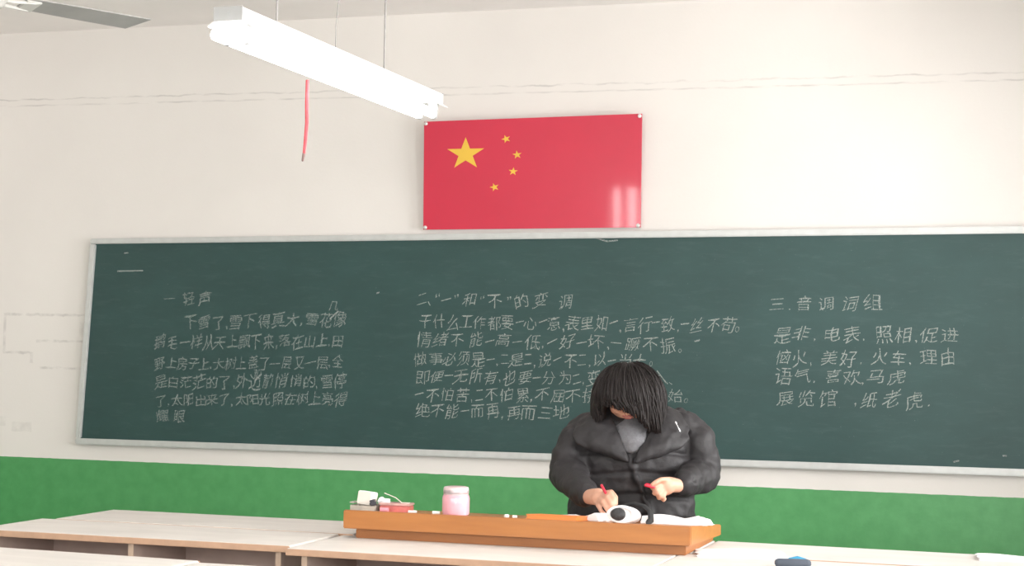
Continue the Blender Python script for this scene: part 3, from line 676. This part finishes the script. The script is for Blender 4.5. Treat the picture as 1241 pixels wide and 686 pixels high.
def catmull(p, t):
    n = len(p) - 1; u = t * n; k = min(int(u), n - 1); f = u - k
    p0, p1, p2, p3 = p[max(k - 1, 0)], p[k], p[k + 1], p[min(k + 2, n)]
    return .5 * ((2 * p1) + (p2 - p0) * f + (2 * p0 - 5 * p1 + 4 * p2 - p3) * f * f + (3 * p1 - p0 - 3 * p2 + p3) * f ** 3)
def lapel(I, O, bulge, thick):
    b = bmesh.new(); nu, nv = 26, 12; I = [V3(p) for p in I]; O = [V3(p) for p in O]
    A = []; B = []
    for i in range(nu + 1):
        a, o = catmull(I, i / nu), catmull(O, i / nu); ra = []; rb = []
        for j in range(nv + 1):
            f = j / nv; p = a.lerp(o, f); e = math.sin(math.pi * min(max(f, .04), .96)) ** .5 * min(1, 6 * min(i / nu, 1 - i / nu) + .3)
            out = V3((p.x * .5, -1, .35)).normalized()
            ra.append(b.verts.new(p + out * (bulge * math.sin(math.pi * f) + thick * e))); rb.append(b.verts.new(p - out * thick * .8 * e))
        A.append(ra); B.append(rb)
    for i in range(nu):
        for j in range(nv):
            b.faces.new((A[i][j], A[i + 1][j], A[i + 1][j + 1], A[i][j + 1])); b.faces.new((B[i][j], B[i][j + 1], B[i + 1][j + 1], B[i + 1][j]))
    for i in range(nu):
        b.faces.new((A[i][0], B[i][0], B[i + 1][0], A[i + 1][0])); b.faces.new((A[i][nv], A[i + 1][nv], B[i + 1][nv], B[i][nv]))
    for j in range(nv):
        b.faces.new((A[0][j], A[0][j + 1], B[0][j + 1], B[0][j])); b.faces.new((A[nu][j], B[nu][j], B[nu][j + 1], A[nu][j + 1]))
    b = remesh(b, .005, 4)
    for v in b.verts: v.co += v.normal * (.006 * noise.noise(v.co * 18) + .003 * noise.noise(v.co * 40))
    return b
build('collar', lapel([(-.075, .02, 1.265), (-.098, -.075, 1.240), (-.080, -.145, 1.175), (-.052, -.178, 1.11), (-.030, -.186, 1.045)],
                      [(-.115, .06, 1.245), (-.205, -.03, 1.205), (-.246, -.115, 1.150), (-.215, -.158, 1.098), (-.040, -.190, 1.040)], .012, .012), 'coat', coat, 0)
build('collar', lapel([(.075, .02, 1.265), (.072, -.075, 1.240), (.048, -.145, 1.165), (.010, -.178, 1.10), (-.025, -.186, 1.040)],
                      [(.115, .06, 1.255), (.195, -.02, 1.225), (.205, -.100, 1.165), (.178, -.150, 1.105), (-.005, -.194, 1.035)], .012, .013), 'coat', coat, 0)
b = bmesh.new(); tube(b, [(-.10, -.02, 1.245), (-.085, .05, 1.262), (0, .08, 1.27), (.085, .05, 1.268), (.10, -.02, 1.25)], [.022, .028, .03, .028, .022], 12); build('collar', remesh(b, .006, 2), 'coat', coat, 0)
for p, q in (((.150, -.148, 1.192), (.164, -.152, 1.166)), ((.052, -.186, 1.088), (.066, -.188, 1.080))):
    b = bmesh.new(); tube(b, [p, q], [.004, .005], 8, sq=.5); tube(b, [V3(p) + V3((-.003, 0, .006)), p], [.0035, .003], 6); build('zip_pull', b, 'zip', coat, 40)
# sweater in the open neck
b = bmesh.new(); loft(b, [(-.022, -.060, 1.065, .03, .09), (-.022, -.066, 1.085, .06, .118), (-.02, -.066, 1.12, .092, .122), (-.02, -.052, 1.18, .085, .112), (-.018, -.032, 1.22, .072, .085), (-.018, -.025, 1.245, .062, .066)], 32)
sw = build('sweater', remesh(b, .005, 2), 'sweater', pr, 0)
# trousers and shoes
b = bmesh.new(); loft(b, [(0, .05, .60, .185, .13), (0, .05, .72, .19, .135), (0, .05, .82, .175, .12)])
for s in (-1, 1): tube(b, [(s * .085, .055, .70), (s * .09, .05, .45), (s * .09, .06, .25), (s * .09, .07, .08)], [.098, .074, .066, .060], 18, flat=True)
build('trousers', remesh(b, .008, 3), 'dark', pr, 0)
for s in (-1, 1):
    b = bmesh.new(); tube(b, [(s * .09, .095, .048), (s * .094, .03, .045), (s * .098, -.05, .038), (s * .10, -.115, .030)], [.044, .045, .042, .030], 16)
    box(b, (s * .096 - .040, -.135, .0), (s * .096 + .040, .125, .018), .008); build('shoe', remesh(b, .005, 2), 'shoe', pr, 0)

# hair: a bob falling forward, shell plus locks
HCC = V3((-.030, -.088, 1.274)); HRX, HRY, HRZ = .134, .134, .141
def z_end(ph):
    d = math.degrees(ph)
    pts = [(-180, 1.165), (-110, 1.165), (-84, 1.160), (-74, 1.172), (-65, 1.215), (-57, 1.272), (-40, 1.280), (-20, 1.270), (0, 1.252), (16, 1.224), (32, 1.190), (60, 1.180), (90, 1.168), (180, 1.165)]
    for (a, za), (c, zc) in zip(pts, pts[1:]):
        if a <= d <= c: return za + (zc - za) * (d - a) / (c - a)
    return 1.165
def hair_path(ph, off=0.0, dz=0.0, n=16, start=0.02):
    out = []; ze = z_end(ph) + dz
    dx, dy = math.sin(ph), -math.cos(ph)
    for i in range(n + 1):
        t = start + (1 - start) * i / n; s = t * 1.55
        if s < 1.0:
            a = s * R(88); rad = math.sin(a) ** .86; zz = HCC.z + HRZ * math.cos(a) * (1 + off / .13)
        else:
            rad = (1.0 + .12 * (s - 1) - .62 * (s - 1) ** 2) if abs(ph) > R(60) else 1.0 - .04 * (s - 1); z1 = HCC.z + HRZ * math.cos(R(88)); zz = z1 + (ze - z1) * (s - 1) / .55
        out.append(V3((HCC.x + dx * rad * (HRX + off), HCC.y + dy * rad * (HRY + off), zz)))
    return out
b = bmesh.new(); NP = 72
outer = [hair_path(-math.pi + 2 * math.pi * k / NP, 0) for k in range(NP)]; inner = [hair_path(-math.pi + 2 * math.pi * k / NP, -.022) for k in range(NP)]
vo = [[b.verts.new(p) for p in c] for c in outer]; vi = [[b.verts.new(p) for p in c] for c in inner]
for k in range(NP):
    k2 = (k + 1) % NP
    for i in range(16):
        b.faces.new((vo[k][i], vo[k][i + 1], vo[k2][i + 1], vo[k2][i])); b.faces.new((vi[k][i], vi[k2][i], vi[k2][i + 1], vi[k][i + 1]))
    b.faces.new((vo[k][16], vi[k][16], vi[k2][16], vo[k2][16])); b.faces.new((vo[k][0], vo[k2][0], vi[k2][0], vi[k][0]))
rh = random.Random(3)
for _ in range(1500):
    ph = rh.uniform(-math.pi, math.pi); off = rh.uniform(-.006, .007); dz = rh.uniform(-.030, .022); sw_ = rh.uniform(-.45, .45) + (.5 if abs(ph) < 1.0 else 0)
    n = 12; pts = []
    base = rh.uniform(.02, .35)
    for i in range(n + 1):
        t = i / n; pp = hair_path(max(-math.pi, min(math.pi, ph + sw_ * (t - .7) * .6)), off + .006 * math.sin(5 * t + ph * 5 + sw_ * 8), dz, n, base)[i]; pts.append(pp)
    tube(b, pts, [.0011 + .0019 * math.sin(math.pi * min(1, .15 + .85 * (1 - i / n))) for i in range(n + 1)], 5, flat=True)
for _ in range(160):
    ph = rh.uniform(-math.pi, math.pi); off = rh.uniform(.004, .016); n = 10
    q_ = [p + V3((rh.uniform(-.002, .002), rh.uniform(-.002, .002), 0)) for p in hair_path(ph, off, rh.uniform(-.03, .03), n, rh.uniform(.05, .6))]
    tube(b, q_, [.0013 * (1 - .6 * i / n) for i in range(n + 1)], 4, flat=True)
build('hair', b, 'hair', pr, 0)

# pen and pen cap in her hands
PT = Matrix.Translation(pr.location) @ Matrix.Rotation(.30494, 4, 'Z')
pen = thing('pen', 'red pen held in the writing hand', 'pen', PT @ PEN1)
d_ = (PT.to_3x3() @ (PEN0 - PEN1))
b = bmesh.new(); tube(b, [d_ * .14, d_ * .3, d_ * 1.06], [.0042, .005, .005], 12); build('barrel', b, 'penred', pen, 40)
b = bmesh.new(); tube(b, [d_ * .0, d_ * .15], [.0012, .0040], 10); build('nib', b, 'nib', pen, 40)
cp = thing('pen_cap', 'short red pen cap pinched by thumb of the raised hand', 'pen_cap', PT @ lh(.028, -.398, .968))
b = bmesh.new(); e_ = PT.to_3x3() @ V3((-.030, -.006, .006)); tube(b, [e_ * -.2, e_ * .8], [.0062, .0058], 12); build('barrel', b, 'penred', cp, 40)
b = bmesh.new(); tube(b, [e_ * .7 + V3((0, 0, .007)), e_ * .0 + V3((0, 0, .008))], [.0018, .0018], 6); build('clip', b, 'penred', cp, 40)
